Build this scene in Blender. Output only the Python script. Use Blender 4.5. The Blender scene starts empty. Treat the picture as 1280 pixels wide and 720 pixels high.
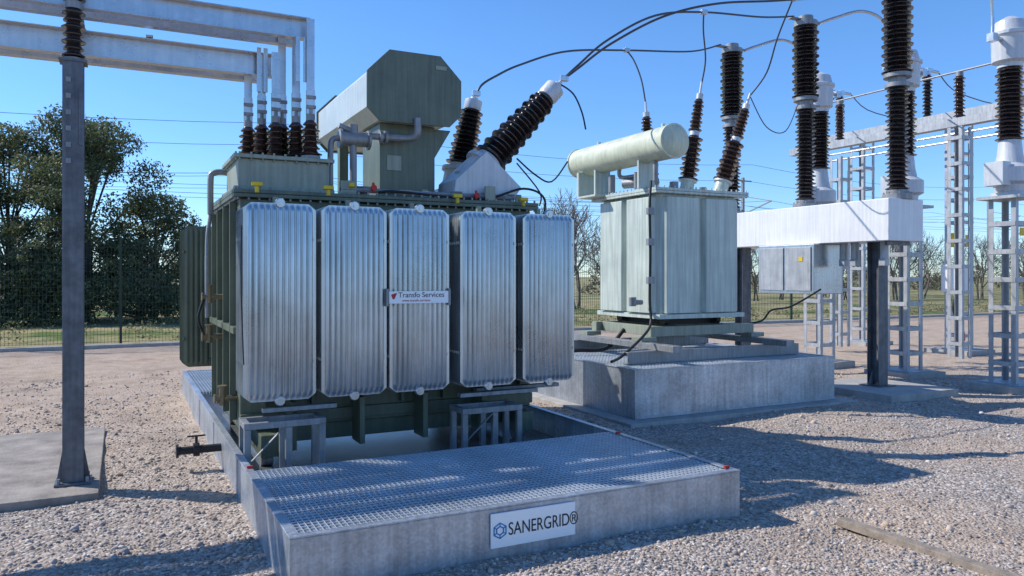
import bpy, math, random
import numpy as np
from mathutils import Vector, Matrix
random.seed(4); rng=np.random.default_rng(4)
scene=bpy.context.scene
R=math.radians

# ------------------------------------------------------------------ materials
def mat(name,col,rough=.5,metal=0.,var=.18,scale=5.,bump=.0,bscale=60.,col2=None,streak=0.,spangle=0.,coat=0.):
    m=bpy.data.materials.new(name); m.use_nodes=True
    n=m.node_tree.nodes; l=m.node_tree.links
    b=n['Principled BSDF']; b.inputs['Roughness'].default_value=rough; b.inputs['Metallic'].default_value=metal
    if coat: b.inputs['Coat Weight'].default_value=coat; b.inputs['Coat Roughness'].default_value=.12
    tc=n.new('ShaderNodeTexCoord')
    nz=n.new('ShaderNodeTexNoise'); nz.inputs['Scale'].default_value=scale; nz.inputs['Detail'].default_value=5; nz.inputs['Roughness'].default_value=.65
    l.new(tc.outputs['Object'],nz.inputs['Vector'])
    rp=n.new('ShaderNodeValToRGB'); e=rp.color_ramp.elements
    e[0].position=.3; e[1].position=.7
    c2=col2 or tuple(c*(1-2*var) for c in col)
    e[0].color=(*c2,1); e[1].color=(*col,1)
    l.new(nz.outputs['Fac'],rp.inputs['Fac'])
    out=rp.outputs['Color']
    def mul(a,fac_sock,lo,hi):
        mr=n.new('ShaderNodeMapRange'); mr.inputs['From Min'].default_value=.3; mr.inputs['From Max'].default_value=.7
        mr.inputs['To Min'].default_value=lo; mr.inputs['To Max'].default_value=hi
        l.new(fac_sock,mr.inputs['Value'])
        mx=n.new('ShaderNodeMix'); mx.data_type='RGBA'; mx.blend_type='MULTIPLY'; mx.inputs['Factor'].default_value=1
        l.new(a,mx.inputs['A']); l.new(mr.outputs['Result'],mx.inputs['B'])
        return mx.outputs['Result']
    if streak:
        mp=n.new('ShaderNodeMapping'); mp.inputs['Scale'].default_value=(14,14,.7); l.new(tc.outputs['Object'],mp.inputs['Vector'])
        s=n.new('ShaderNodeTexNoise'); s.inputs['Scale'].default_value=2; s.inputs['Detail'].default_value=4; l.new(mp.outputs['Vector'],s.inputs['Vector'])
        out=mul(out,s.outputs['Fac'],1-streak,1+streak*.4)
    if spangle:
        v=n.new('ShaderNodeTexVoronoi'); v.inputs['Scale'].default_value=60; l.new(tc.outputs['Object'],v.inputs['Vector'])
        sp=n.new('ShaderNodeSeparateColor'); l.new(v.outputs['Color'],sp.inputs['Color'])
        out=mul(out,sp.outputs['Red'],1-spangle,1+spangle)
        mr=n.new('ShaderNodeMapRange'); mr.inputs['To Min'].default_value=rough-.08; mr.inputs['To Max'].default_value=rough+.1
        l.new(sp.outputs['Green'],mr.inputs['Value']); l.new(mr.outputs['Result'],b.inputs['Roughness'])
    else:
        mr=n.new('ShaderNodeMapRange'); mr.inputs['To Min'].default_value=max(.05,rough-.12); mr.inputs['To Max'].default_value=rough+.12
        l.new(nz.outputs['Fac'],mr.inputs['Value']); l.new(mr.outputs['Result'],b.inputs['Roughness'])
    l.new(out,b.inputs['Base Color'])
    if bump:
        bn=n.new('ShaderNodeTexNoise'); bn.inputs['Scale'].default_value=bscale; bn.inputs['Detail'].default_value=3; l.new(tc.outputs['Object'],bn.inputs['Vector'])
        bp=n.new('ShaderNodeBump'); bp.inputs['Strength'].default_value=bump; bp.inputs['Distance'].default_value=.01
        l.new(bn.outputs['Fac'],bp.inputs['Height']); l.new(bp.outputs['Normal'],b.inputs['Normal'])
    return m

M={}
M['galv']=mat('galvanised_steel',(.56,.61,.67),.42,.6,var=.22,scale=2.4,spangle=.08,streak=.22,bump=.12,bscale=6)
M['galvgrate']=mat('galvanised_grating',(.72,.78,.84),.4,.5,var=.12,scale=2)
M['galvrad']=mat('galvanised_radiator',(.63,.67,.68),.30,.80,var=.16,scale=1.6,streak=.16)
M['galvdark']=mat('weathered_galvanised',(.36,.37,.38),.55,.5,var=.15,scale=7,streak=.25,bump=.2)
M['galvlat']=mat('lattice_galvanised',(.50,.52,.54),.5,.35,var=.14,scale=7,streak=.2)
M['galvpost']=mat('painted_grey_steel',(.19,.20,.22),.5,.4,var=.25,scale=9,streak=.3,bump=.2,bscale=30)
M['alu']=mat('aluminium_bar',(.62,.64,.67),.3,.85,var=.1,scale=6,streak=.1,bump=.1)
M['green']=mat('dark_green_paint',(.150,.180,.125),.42,.0,var=.14,scale=4,streak=.25,bump=.1,bscale=25)
M['greenlt']=mat('grey_green_paint',(.34,.375,.295),.42,.0,var=.12,scale=4,streak=.22,bump=.1,bscale=25)
M['greensunlit']=mat('green_paint_sunlit',(.64,.68,.61),.34,.15,var=.1,scale=3,streak=.12,bump=.1,bscale=12)  # conservator body lightened: sunlit side and sky reflection put into the colour
M['pale']=mat('pale_green_grey_paint',(.59,.66,.59),.42,.0,var=.09,scale=3,streak=.25,bump=.1,bscale=20)
M['cream']=mat('cream_green_paint',(.70,.73,.54),.42,.0,var=.12,scale=5,streak=.15,bump=.1,bscale=25)
M['white']=mat('white_paint',(.80,.81,.82),.42,.0,var=.05,scale=3,streak=.12)
M['signwhite']=mat('sign_white',(.93,.94,.94),.3,.0,var=.01,scale=3)
M['lgrey']=mat('light_grey_paint',(.64,.66,.68),.42,.1,var=.08,scale=4,streak=.15)
M['brown']=mat('brown_porcelain',(.065,.034,.026),.16,.0,var=.25,scale=20,coat=.5)
M['black']=mat('dark_porcelain',(.030,.024,.026),.2,.0,var=.2,scale=20,coat=.5)
M['rubber']=mat('black_rubber',(.02,.02,.02),.6)
M['cable']=mat('cable_aluminium',(.10,.10,.11),.5,.5)
M['concrete']=mat('concrete',(.46,.44,.41),.85,.0,var=.16,scale=6,bump=.5,bscale=50,streak=.1)
M['shadeconcrete']=mat('shade_darkened_concrete',(.40,.35,.30),.9,.0,var=.28,scale=3.5,bump=.6,bscale=40)  # brownish slab concrete, colour darkened to stand for shade; blotches are random
M['yellow']=mat('yellow_plastic',(.85,.60,.03),.5)
M['red']=mat('red_plastic',(.6,.03,.02),.5)
M['brass']=mat('brass_valve',(.28,.22,.13),.45,.5)
M['blue']=mat('blue_print',(.02,.28,.60),.5)
M['ink']=mat('dark_print',(.02,.02,.03),.5)
M['wood']=mat('weathered_wood',(.38,.31,.24),.85,var=.25,scale=12,bump=.4)
M['fence']=mat('green_fence_wire',(.02,.055,.035),.55)
M['bark']=mat('tree_bark',(.10,.085,.07),.9,var=.2,scale=10)
M['twig']=mat('bare_twig',(.19,.15,.13),.9,var=.2,scale=3)
M['wet']=mat('basin_floor',(.50,.54,.57),.22,.6,var=.3,scale=1.6,bump=.1)

# ------------------------------------------------------------------ mesh builder
class B:
    def __init__(s): s.v=[]; s.f=[]
    def add(s,vs,fs):
        o=len(s.v); s.v.extend([tuple(p) for p in vs]); s.f.extend([tuple(i+o for i in f) for f in fs]); return s
    def box(s,x0,x1,y0,y1,z0,z1):
        vs=[(x0,y0,z0),(x1,y0,z0),(x1,y1,z0),(x0,y1,z0),(x0,y0,z1),(x1,y0,z1),(x1,y1,z1),(x0,y1,z1)]
        return s.add(vs,[(3,2,1,0),(4,5,6,7),(0,1,5,4),(1,2,6,5),(2,3,7,6),(3,0,4,7)])
    def bar(s,p0,p1,w,h,up=(0,0,1)):
        p0=Vector(p0);p1=Vector(p1);d=(p1-p0).normalized();up=Vector(up)
        if abs(d.dot(up))>.98: up=Vector((0,1,0))
        a=d.cross(up).normalized();c=a.cross(d).normalized()
        vs=[]
        for p in (p0,p1):
            for i,j in ((-1,-1),(1,-1),(1,1),(-1,1)): vs.append(p+a*(i*w/2)+c*(j*h/2))
        return s.add(vs,[(0,1,2,3),(7,6,5,4),(0,4,5,1),(1,5,6,2),(2,6,7,3),(3,7,4,0)])
    def lathe(s,p0,p1,prof,n=20):
        p0=Vector(p0);p1=Vector(p1);d=(p1-p0);L=d.length;d=d/L
        a=d.orthogonal().normalized();c=d.cross(a)
        vs=[];fs=[]
        for t,r in prof:
            o=p0+d*(t*L)
            for k in range(n):
                g=2*math.pi*k/n; vs.append(o+(a*math.cos(g)+c*math.sin(g))*r)
        m=len(prof)
        for i in range(m-1):
            for k in range(n):
                k2=(k+1)%n; fs.append((i*n+k,i*n+k2,(i+1)*n+k2,(i+1)*n+k))
        fs.append(tuple(range(n-1,-1,-1))); fs.append(tuple((m-1)*n+k for k in range(n)))
        return s.add(vs,fs)
    def cyl(s,p0,p1,r,r1=None,n=16): return s.lathe(p0,p1,[(0,r),(1,r if r1 is None else r1)],n)
    def tube(s,pts,r,n=8,smooth=0):
        P=[Vector(p) for p in pts]
        if smooth:
            Q=[]
            for i in range(len(P)-1):
                a=P[max(i-1,0)];b=P[i];c=P[i+1];d=P[min(i+2,len(P)-1)]
                for k in range(smooth):
                    t=k/smooth
                    Q.append(.5*((2*b)+(c-a)*t+(2*a-5*b+4*c-d)*t*t+(3*b-a-3*c+d)*t**3))
            Q.append(P[-1]);P=Q
        vs=[];fs=[];a=None
        for i,p in enumerate(P):
            d=(P[min(i+1,len(P)-1)]-P[max(i-1,0)]).normalized()
            if a is None: a=d.orthogonal().normalized()
            a=(a-d*a.dot(d)).normalized();c=d.cross(a)
            for k in range(n):
                g=2*math.pi*k/n; vs.append(p+(a*math.cos(g)+c*math.sin(g))*r)
        for i in range(len(P)-1):
            for k in range(n):
                k2=(k+1)%n; fs.append((i*n+k,i*n+k2,(i+1)*n+k2,(i+1)*n+k))
        fs.append(tuple(range(n-1,-1,-1))); fs.append(tuple((len(P)-1)*n+k for k in range(n)))
        return s.add(vs,fs)
    def prism(s,poly,axis,a,b):
        n=len(poly);vs=[]
        for t in (a,b):
            for p,q in poly:
                vs.append((t,p,q) if axis=='x' else (p,t,q) if axis=='y' else (p,q,t))
        fs=[tuple(range(n)),tuple(range(2*n-1,n-1,-1))]+[(i,n+i,n+(i+1)%n,(i+1)%n) for i in range(n)]
        return s.add(vs,fs)
    def insul(s,p0,p1,rc,rs,n,seg=20,taper=1.0):
        prof=[(0,rc*1.0)]
        for i in range(n):
            t=(i+.1)/n; k=1+(taper-1)*t; big=rs if i%2==0 else rs*.86
            prof+=[(t,rc*k),((i+.22)/n,big*k*.97),((i+.36)/n,big*k),((i+.75)/n,rc*k*1.12)]
        prof.append((1,rc*taper))
        return s.lathe(p0,p1,prof,seg)
    def ibeam(s,x,y,w,d,z0,z1,t=.012):
        s.box(x-w/2,x+w/2,y-d/2,y-d/2+t,z0,z1); s.box(x-w/2,x+w/2,y+d/2-t,y+d/2,z0,z1)
        s.box(x-t/2,x+t/2,y-d/2+t,y+d/2-t,z0,z1); return s
    def obj(s,name,parent,m,bevel=0,smooth=True,ang=35):
        me=bpy.data.meshes.new(name); me.from_pydata(s.v,[],s.f); me.update()
        me.materials.append(M[m] if isinstance(m,str) else m)
        if smooth:
            me.shade_smooth(); me.set_sharp_from_angle(angle=R(ang))
        o=bpy.data.objects.new(name,me); scene.collection.objects.link(o)
        if bevel:
            bv=o.modifiers.new('bevel','BEVEL'); bv.width=bevel; bv.segments=2; bv.limit_method='ANGLE'; bv.angle_limit=R(50); bv.harden_normals=True
        if parent is not None:
            o.parent=parent; o.location=-parent.location
        return o
def root(name,loc=(0,0,0)):
    e=bpy.data.objects.new(name,None); e.location=loc; e.empty_display_size=.3; scene.collection.objects.link(e); return e

# ------------------------------------------------------------------ ground
def gh(x,y):
    x=np.asarray(x,float);y=np.asarray(y,float)
    h=.010*np.sin(1.7*x+.9*y)+.009*np.sin(-1.1*x+2.3*y+1)+.007*np.sin(3.9*x+1.3*y+2)+.006*np.sin(2.1*x-4.7*y+.5)+.004*np.sin(8.3*x+5.1*y)+.004*np.sin(-6.7*x+9.1*y+2)
    return h-.012
def axis(lo,hi,st,far):
    a=list(np.arange(lo,hi,st)); g=st
    u=hi
    while u<far: g*=1.35; u+=g; a.append(u)
    g=st;u=lo;pre=[]
    while u>-far: g*=1.35;u-=g;pre.append(u)
    return np.array(pre[::-1]+a)
ax=axis(-5,15,.09,900); ay=axis(0,15,.09,900)
X,Y=np.meshgrid(ax,ay); fade=np.clip(1-(np.abs(X-5)-14)/20,0,1)*np.clip(1-(np.abs(Y-8)-14)/20,0,1)
Z=gh(X,Y)*fade
nx,ny=len(ax),len(ay)
vs=np.stack([X,Y,Z],-1).reshape(-1,3)
i=np.arange(ny-1)[:,None]*nx+np.arange(nx-1)[None,:]
fs=np.stack([i,i+1,i+1+nx,i+nx],-1).reshape(-1,4)
me=bpy.data.meshes.new('ground'); me.from_pydata(vs.tolist(),[],fs.tolist()); me.shade_smooth()
ground=bpy.data.objects.new('ground',me); scene.collection.objects.link(ground)
gm=bpy.data.materials.new('gravel_ground'); gm.use_nodes=True
n=gm.node_tree.nodes;l=gm.node_tree.links;b=n['Principled BSDF'];b.inputs['Roughness'].default_value=.95
b.inputs['Specular IOR Level'].default_value=.2
geo=n.new('ShaderNodeNewGeometry')
def noise(sc,det=5,rg=.6,vec=None):
    q=n.new('ShaderNodeTexNoise');q.inputs['Scale'].default_value=sc;q.inputs['Detail'].default_value=det;q.inputs['Roughness'].default_value=rg
    l.new(vec or geo.outputs['Position'],q.inputs['Vector']);return q.outputs['Fac']
def ramp(s,stops):
    q=n.new('ShaderNodeValToRGB');e=q.color_ramp.elements
    while len(e)<len(stops): e.new(.5)
    for k,(p,c) in enumerate(stops): e[k].position=p;e[k].color=(*c,1)
    l.new(s,q.inputs['Fac']);return q.outputs['Color']
def mix(f,a,bb,mode='MIX'):
    q=n.new('ShaderNodeMix');q.data_type='RGBA';q.blend_type=mode
    if isinstance(f,float): q.inputs['Factor'].default_value=f
    else: l.new(f,q.inputs['Factor'])
    l.new(a,q.inputs['A']);l.new(bb,q.inputs['B']);return q.outputs['Result']
vo=n.new('ShaderNodeTexVoronoi');vo.inputs['Scale'].default_value=46;l.new(geo.outputs['Position'],vo.inputs['Vector'])
sc=n.new('ShaderNodeSeparateColor');l.new(vo.outputs['Color'],sc.inputs['Color'])
stone=ramp(sc.outputs['Red'],[(0,(.17,.145,.13)),(.4,(.34,.295,.26)),(.75,(.47,.40,.34)),(1,(.68,.62,.56))])
soil=ramp(noise(3,7,.7),[(.3,(.38,.27,.19)),(.5,(.52,.39,.28)),(.7,(.62,.49,.37))])
big=noise(.45,6,.65)
mk=n.new('ShaderNodeMapRange');mk.inputs['From Min'].default_value=.40;mk.inputs['From Max'].default_value=.62;l.new(big,mk.inputs['Value'])
yard=mix(mk.outputs['Result'],stone,soil)
sx=n.new('ShaderNodeSeparateXYZ');l.new(geo.outputs['Position'],sx.inputs['Vector'])
ml=n.new('ShaderNodeMapRange');ml.inputs['From Min'].default_value=7.0;ml.inputs['From Max'].default_value=11.0;ml.inputs['To Max'].default_value=.75;l.new(sx.outputs['Y'],ml.inputs['Value'])
yard=mix(.4,yard,stone)
yard=mix(ml.outputs['Result'],yard,soil)
dp=n.new('ShaderNodeMapRange');dp.inputs['From Min'].default_value=.52;dp.inputs['From Max'].default_value=.70;dp.inputs['To Max'].default_value=.55;l.new(noise(.9,6,.7),dp.inputs['Value'])
dk=n.new('ShaderNodeRGB');dk.outputs[0].default_value=(.20,.165,.135,1)
yard=mix(dp.outputs['Result'],yard,dk.outputs[0])
field=ramp(noise(.22,7,.7),[(.40,(.10,.16,.04)),(.50,(.34,.29,.14)),(.7,(.48,.39,.23))])
mf=n.new('ShaderNodeMapRange');mf.inputs['From Min'].default_value=20.6;mf.inputs['From Max'].default_value=21.6;l.new(sx.outputs['Y'],mf.inputs['Value'])
col=mix(mf.outputs['Result'],yard,field)
l.new(col,b.inputs['Base Color'])
bp=n.new('ShaderNodeBump');bp.inputs['Strength'].default_value=.9;bp.inputs['Distance'].default_value=.015;bp.invert=True
l.new(vo.outputs['Distance'],bp.inputs['Height'])
bp2=n.new('ShaderNodeBump');bp2.inputs['Strength'].default_value=.6;bp2.inputs['Distance'].default_value=.03
l.new(noise(12,6,.7),bp2.inputs['Height']);l.new(bp.outputs['Normal'],bp2.inputs['Normal']);l.new(bp2.outputs['Normal'],b.inputs['Normal'])
me.materials.append(gm)

def gravel():
    N=125000
    r=np.exp(rng.uniform(np.log(2.4),np.log(15),N)); th=rng.uniform(R(-22),R(118),N)
    x=r*np.cos(th);y=r*np.sin(th)
    ok=np.ones(N,bool)
    for a0,a1,b0,b1 in [(.77,3.98,4.13,12.3),(5.1,8.87,7.08,11.1),(-2.85,-.12,6.7,9.65),(9.22,10.73,6.87,8.43)]:
        ok&=~((x>a0)&(x<a1)&(y>b0)&(y<b1))
    f=np.sin(.9*x+.6*y)+np.sin(-.7*x+1.4*y+2)+.6*np.sin(2.3*x-1.7*y)
    ok&=rng.uniform(0,1,N)<np.clip(.72-.26*f,.18,1)
    x=x[ok];y=y[ok];r=r[ok];N=len(x)
    phi=(1+5**.5)/2
    ico=np.array([(-1,phi,0),(1,phi,0),(-1,-phi,0),(1,-phi,0),(0,-1,phi),(0,1,phi),(0,-1,-phi),(0,1,-phi),(phi,0,-1),(phi,0,1),(-phi,0,-1),(-phi,0,1)])/1.9
    F=np.array([(0,11,5),(0,5,1),(0,1,7),(0,7,10),(0,10,11),(1,5,9),(5,11,4),(11,10,2),(10,7,6),(7,1,8),(3,9,4),(3,4,2),(3,2,6),(3,6,8),(3,8,9),(4,9,5),(2,4,11),(6,2,10),(8,6,7),(9,8,1)])
    s=rng.lognormal(math.log(.0068),.42,N).clip(.0032,.026)*(1+.03*r)
    S=s[:,None]*rng.uniform(.65,1.35,(N,3)); S[:,2]*=.75
    a=rng.uniform(0,6.28,N); ca,sa=np.cos(a),np.sin(a)
    P=ico[None]*S[:,None,:]*rng.uniform(.75,1.2,(N,12,1))
    px=P[...,0]*ca[:,None]-P[...,1]*sa[:,None]; py=P[...,0]*sa[:,None]+P[...,1]*ca[:,None]
    V=np.stack([px+x[:,None],py+y[:,None],P[...,2]+(gh(x,y)+s*.2)[:,None]],-1).reshape(-1,3)
    FF=(F[None]+12*np.arange(N)[:,None,None]).reshape(-1,3)
    me=bpy.data.meshes.new('gravel'); me.vertices.add(len(V)); me.vertices.foreach_set('co',V.ravel().astype(np.float32))
    me.loops.add(FF.size); me.loops.foreach_set('vertex_index',FF.ravel().astype(np.int32))
    me.polygons.add(len(FF)); me.polygons.foreach_set('loop_start',np.arange(0,FF.size,3,dtype=np.int32))
    me.update(calc_edges=True)
    pal=np.array([(.46,.38,.31),(.34,.30,.27),(.54,.44,.35),(.25,.22,.20),(.62,.55,.48),(.46,.35,.26),(.38,.35,.33)])
    c=pal[rng.integers(0,len(pal),N)]*rng.uniform(.75,1.12,(N,1)); c=np.repeat(c,12,0); c=np.hstack([c,np.ones((len(c),1))])
    at=me.color_attributes.new('stone_col','FLOAT_COLOR','POINT'); at.data.foreach_set('color',c.ravel().astype(np.float32))
    m=bpy.data.materials.new('gravel_stone'); m.use_nodes=True; b=m.node_tree.nodes['Principled BSDF']; b.inputs['Roughness'].default_value=.9
    q=m.node_tree.nodes.new('ShaderNodeAttribute'); q.attribute_name='stone_col'; m.node_tree.links.new(q.outputs['Color'],b.inputs['Base Color'])
    me.materials.append(m)
    o=bpy.data.objects.new('gravel',me); scene.collection.objects.link(o)
gravel()

def grating(b,x0,x1,y0,y1,z,px=.035,py=.05,h=.03):
    x=x0
    while x<x1: b.box(x-.002,x+.002,y0,y1,z-h,z); x+=px
    y=y0+.02
    while y<y1: b.box(x0,x1,y-.003,y+.003,z-.009,z-.001); y+=py

# ------------------------------------------------------------------ basin 1
e=root('containment_basin',(2.37,8.2,0))
bx0,bx1,by0,by1,bz=.80,3.95,4.16,12.2,.30
b=B(); t=.012
b.box(bx0,bx1,by0,by0+t,-.05,bz);b.box(bx0,bx1,by1-t,by1,-.05,bz)
b.box(bx0,bx0+t,by0+t,by1-t,-.05,bz);b.box(bx1-t,bx1,by0+t,by1-t,-.05,bz)
for (a0,a1,c0,c1) in [(bx0-.004,bx1+.004,by0-.004,by0+.05),(bx0-.004,bx1+.004,by1-.05,by1+.004),(bx0-.004,bx0+.05,by0+.052,by1-.052),(bx1-.05,bx1+.004,by0+.052,by1-.052)]:
    b.box(a0,a1,c0,c1,bz+.002,bz+.012)
b.box(bx0+.05,bx1-.05,5.72,5.735,.1,.305)
for xx in (1.6,2.4,3.2): b.box(xx-.004,xx+.004,by0+.06,5.70,.12,.262)
b.obj('walls',e,'galv',bevel=.002)
B().box(bx0+.02,bx1-.02,by0+.02,by1-.02,.0,.06).obj('floor',e,'wet')
b=B();grating(b,bx0+.055,bx1-.055,by0+.055,5.71,bz+.008);grating(b,bx0+.055,bx1-.055,9.9,by1-.06,bz+.008)
b.obj('grating',e,'galvgrate',smooth=False)
b=B()
for yy in (6.2,7.9,9.4):
    b.box(bx0-.004,bx0-.001,yy,yy+.03,.0,.29)
b.obj('weld_straps',e,'galv')
b=B()
for xx,yy in ((bx0+.03,5.80),(bx1-.05,4.24),(bx1-.05,5.6)): b.box(xx-.02,xx+.02,yy-.01,yy+.01,bz+.013,bz+.03)
b.obj('grating_clips',e,'red')
b=B()
b.cyl((.80,7.3,.17),(.45,7.3,.17),.035);b.cyl((.62,7.3,.17),(.57,7.3,.17),.06);b.cyl((.595,7.3,.17),(.595,7.3,.29),.012);b.bar((.52,7.3,.29),(.67,7.3,.29),.02,.012)
b.cyl((.45,7.3,.17),(.43,7.3,.17),.06)
b.obj('drain_valve',e,'rubber')

def text(body,size,x,y,z,m,parent,name,ext=.0006):
    c=bpy.data.curves.new(name,'FONT');c.body=body;c.size=size;c.extrude=ext;c.materials.append(M[m])
    o=bpy.data.objects.new(name,c);scene.collection.objects.link(o);o.rotation_euler=(R(90),0,0)
    o.parent=parent;o.location=Vector((x,y,z))-parent.location;return o
e=root('company_sign',(2.27,4.145,.17))
B().box(1.97,2.56,4.143,4.153,.068,.275).obj('plate',e,'signwhite',bevel=.001)
text('SANERGRID®',.088,2.085,4.1415,.135,'ink',e,'lettering',.0012).scale=(.92,1.25,1)
b=B();cx,cz=2.03,.17
for rr in (.046,.026):
    P=[(cx+rr*math.sin(k*math.pi/3),4.1415,cz+rr*math.cos(k*math.pi/3)) for k in range(6)]
    for k in range(6): b.bar(P[k],P[(k+1)%6],.003,.007,up=(0,1,0)); b.bar(P[k],P[(k+1)%6],.007,.003,up=(0,1,0))
for k in range(6):
    g=k*math.pi/3;b.bar((cx+.026*math.sin(g),4.1415,cz+.026*math.cos(g)),(cx+.044*math.sin(g),4.1415,cz+.044*math.cos(g)),.006,.002,up=(0,1,0))
b.obj('hexagon_emblem',e,'blue')

# ------------------------------------------------------------------ T1 power transformer
T=root('power_transformer',(2.4,7.8,.06))
def panel(b,x0,x1,y,z0,z1,nf=11,amp=.022,nx=8):
    w=x1-x0;N=nf*nx;c=.06
    zs=[0,.010,.020,.030,.040,.5,.960,.970,.980,.990,1]
    fd=[0,0,.35,.8,1,1,1,.8,.35,0,0]
    for side in (-1,1):
        vs=[];fs=[]
        for j,zf in enumerate(zs):
            for i in range(N+1):
                u=i/N;xx=x0+w*u;de=min(u,1-u)*w
                cut=max(0,c-de)*.8
                za=z0+cut;zb=z1-cut
                ff=max(0,min(1,(u*w-.022)/.008))*max(0,min(1,((1-u)*w-.022)/.008))
                ph=(u*w-.025)/(w-.05)*nf
                a=(.5-.5*math.cos(2*math.pi*ph))**.42*fd[j]*ff
                vs.append((xx,y+side*(.0015+a*amp),za+(zb-za)*zf))
        n1=N+1
        for j in range(len(zs)-1):
            for i in range(N):
                q=(j*n1+i,j*n1+i+1,(j+1)*n1+i+1,(j+1)*n1+i)
                fs.append(q if side<0 else q[::-1])
        b.add(vs,fs)
def radiator(x0,w,yf,z0,z1,side=-1,m='galvrad',np_=10,name='radiator'):
    b=B()
    for k in range(np_):
        y=yf-side*k*.047
        panel(b,x0,x0+w,y,z0,z1,nx=12 if k==0 else 4)
    b.obj(name,T,m,ang=80)
    b=B();cx=x0+w/2
    ye=yf-side*(np_*.047+.06)
    for zc in (z0+.06,z1-.06):
        b.cyl((cx,yf-side*.0,zc),(cx,ye,zc),.035)
    for zc,s in ((z1+.0,1),(z0,-1)):
        b.lathe((cx,yf+side*.016,zc+s*.002),(cx,yf-side*.03,zc+s*.002),[(0,.035),(.2,.042),(1,.042)],14)
        b.cyl((cx,yf+side*.022,zc),(cx,yf+side*.01,zc),.015)
    for xx in (x0+.012,x0+w-.012):
        for zz in (z0+.3,z1-.3): b.box(xx-.006,xx+.006,yf+side*.006 if side<0 else yf-np_*.046,yf-side*np_*.046 if side<0 else yf+.006,zz,zz+.025)
    b.obj(name+'_header',T,m)
zt,zb=2.29,.69
for x0,w in ((.865,.575),(1.485,.56),(2.072,.555),(2.735,.565),(3.375,.565)):
    radiator(x0,w,6.40,zb,zt)
for x0 in (.60,1.3,2.0,2.7,3.4): radiator(x0,.6,9.55,.70,2.25,side=1,m='green',name='rear_radiator')
b=B();b.box(.92,3.78,7.0,8.9,.36,2.38);b.obj('tank',T,'green',bevel=.015)
b=B()
b.box(.86,3.84,6.93,8.97,2.382,2.415);b.box(.86,3.84,6.93,8.97,2.418,2.45)
for k in range(4):
    yy=7.2+k*.5;b.box(.86,.918,yy,yy+.03,.42,2.36)
b.box(.86,.918,6.96,8.94,1.2,1.26)
b.box(.92,3.78,6.955,6.998,.40,.50);b.box(.92,3.78,6.955,6.998,2.2,2.26)
for k in range(7):
    xx=1.1+k*.42;b.box(xx,xx+.03,6.93,6.998,.52,2.18)
b.obj('tank_flange',T,'green',bevel=.004)
b=B()
for k in range(34):
    xx=.9+k*.088;b.cyl((xx,6.955,2.36),(xx,6.955,2.475),.011,n=6);
for k in range(22):
    yy=7.0+k*.088;b.cyl((.885,yy,2.36),(.885,yy,2.475),.011,n=6)
b.obj('flange_bolts',T,'galvdark')
b=B()
b.box(1.05,1.2,6.7,9.2,.17,.355);b.box(3.5,3.65,6.7,9.2,.17,.355);b.box(1.21,3.49,7.1,7.25,.2,.35)
for xx in (1.3,1.9,2.5,3.1): b.box(xx,xx+.05,6.72,6.98,.2,.62)
b.obj('skid_base',T,'green',bevel=.004)
b=B()
for xx in (1.125,3.575):
    for yy in (6.9,9.0): b.cyl((xx-.05,yy,.115),(xx+.05,yy,.115),.056)
b.obj('skid_wheels',T,'galvdark')
b=B()
b.box(1.02,1.62,6.42,6.50,.595,.63);b.box(2.75,3.55,6.42,6.50,.595,.63);b.box(3.0,3.9,6.62,6.70,.60,.635)
for x0,x1,y0,y1,zt_ in ((.86,1.50,6.30,6.62,.54),(2.72,3.32,6.30,6.62,.51)):
    b.box(x0,x1,y0,y0+.05,zt_-.05,zt_);b.box(x0,x1,y1-.05,y1,zt_-.05,zt_)
    b.box(x0,x0+.05,y0+.052,y1-.052,zt_-.048,zt_-.002);b.box(x1-.05,x1,y0+.052,y1-.052,zt_-.048,zt_-.002)
    for xx in (x0+.002,(x0+x1)/2,x1-.052):
        for yy in (y0+.002,y1-.052):
            b.box(xx,xx+.05,yy,yy+.01,.075,zt_-.052);b.box(xx,xx+.01,yy+.012,yy+.05,.075,zt_-.052);b.box(xx-.02,xx+.07,yy-.02,yy+.07,.062,.074)
    b.bar((x0+.02,y0+.02,.2),(x0+.3,y0+.02,zt_-.06),.03,.008)
b.obj('platform_stands',T,'galvdark',bevel=.002)
b=B();b.box(.92,1.72,7.1,7.92,2.452,2.74);b.obj('low_voltage_turret',T,'greenlt',bevel=.008)
b=B();b.box(.88,1.76,7.06,7.96,2.742,2.775);b.box(.88,1.76,7.06,7.96,2.454,2.49)
for k in range(9):
    b.cyl((.93+k*.098,7.085,2.72),(.93+k*.098,7.085,2.795),.01,n=6);b.cyl((.90,7.1+k*.098,2.72),(.90,7.1+k*.098,2.795),.01,n=6)
b.obj('turret_flange',T,'greenlt',bevel=.003)
bi=B();bm=B();ba=B()
for gx,ys,zt2 in ((1.20,(7.79,7.62,7.45),3.83),(1.47,(7.52,7.36,7.20),4.11)):
    for k,yy in enumerate(ys):
        xx=gx+.10*(k-1)
        bm.cyl((xx,yy,2.776),(xx,yy,2.81),.09);bi.insul((xx,yy,2.81),(xx,yy,3.14),.06,.108,6,18,.70)
        bm.cyl((xx,yy,3.14),(xx,yy,3.20),.042);bm.cyl((xx,yy,3.20),(xx,yy,3.27),.022)
        ba.box(xx-.04,xx+.04,yy-.014,yy-.008,3.20,3.42);ba.box(xx-.04,xx+.04,yy+.008,yy+.014,3.20,3.42)
        bm.box(xx-.045,xx+.045,yy-.03,yy-.016,3.34,3.37);bm.box(xx-.045,xx+.045,yy-.03,yy-.016,3.25,3.28)
        ba.box(xx-.036,xx+.036,yy-.007,yy+.007,3.28,zt2-.012*k)
bi.obj('low_voltage_bushings',T,'brown');bm.obj('bushing_caps',T,'galvdark');ba.obj('bushing_connectors',T,'alu',bevel=.001)
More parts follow.
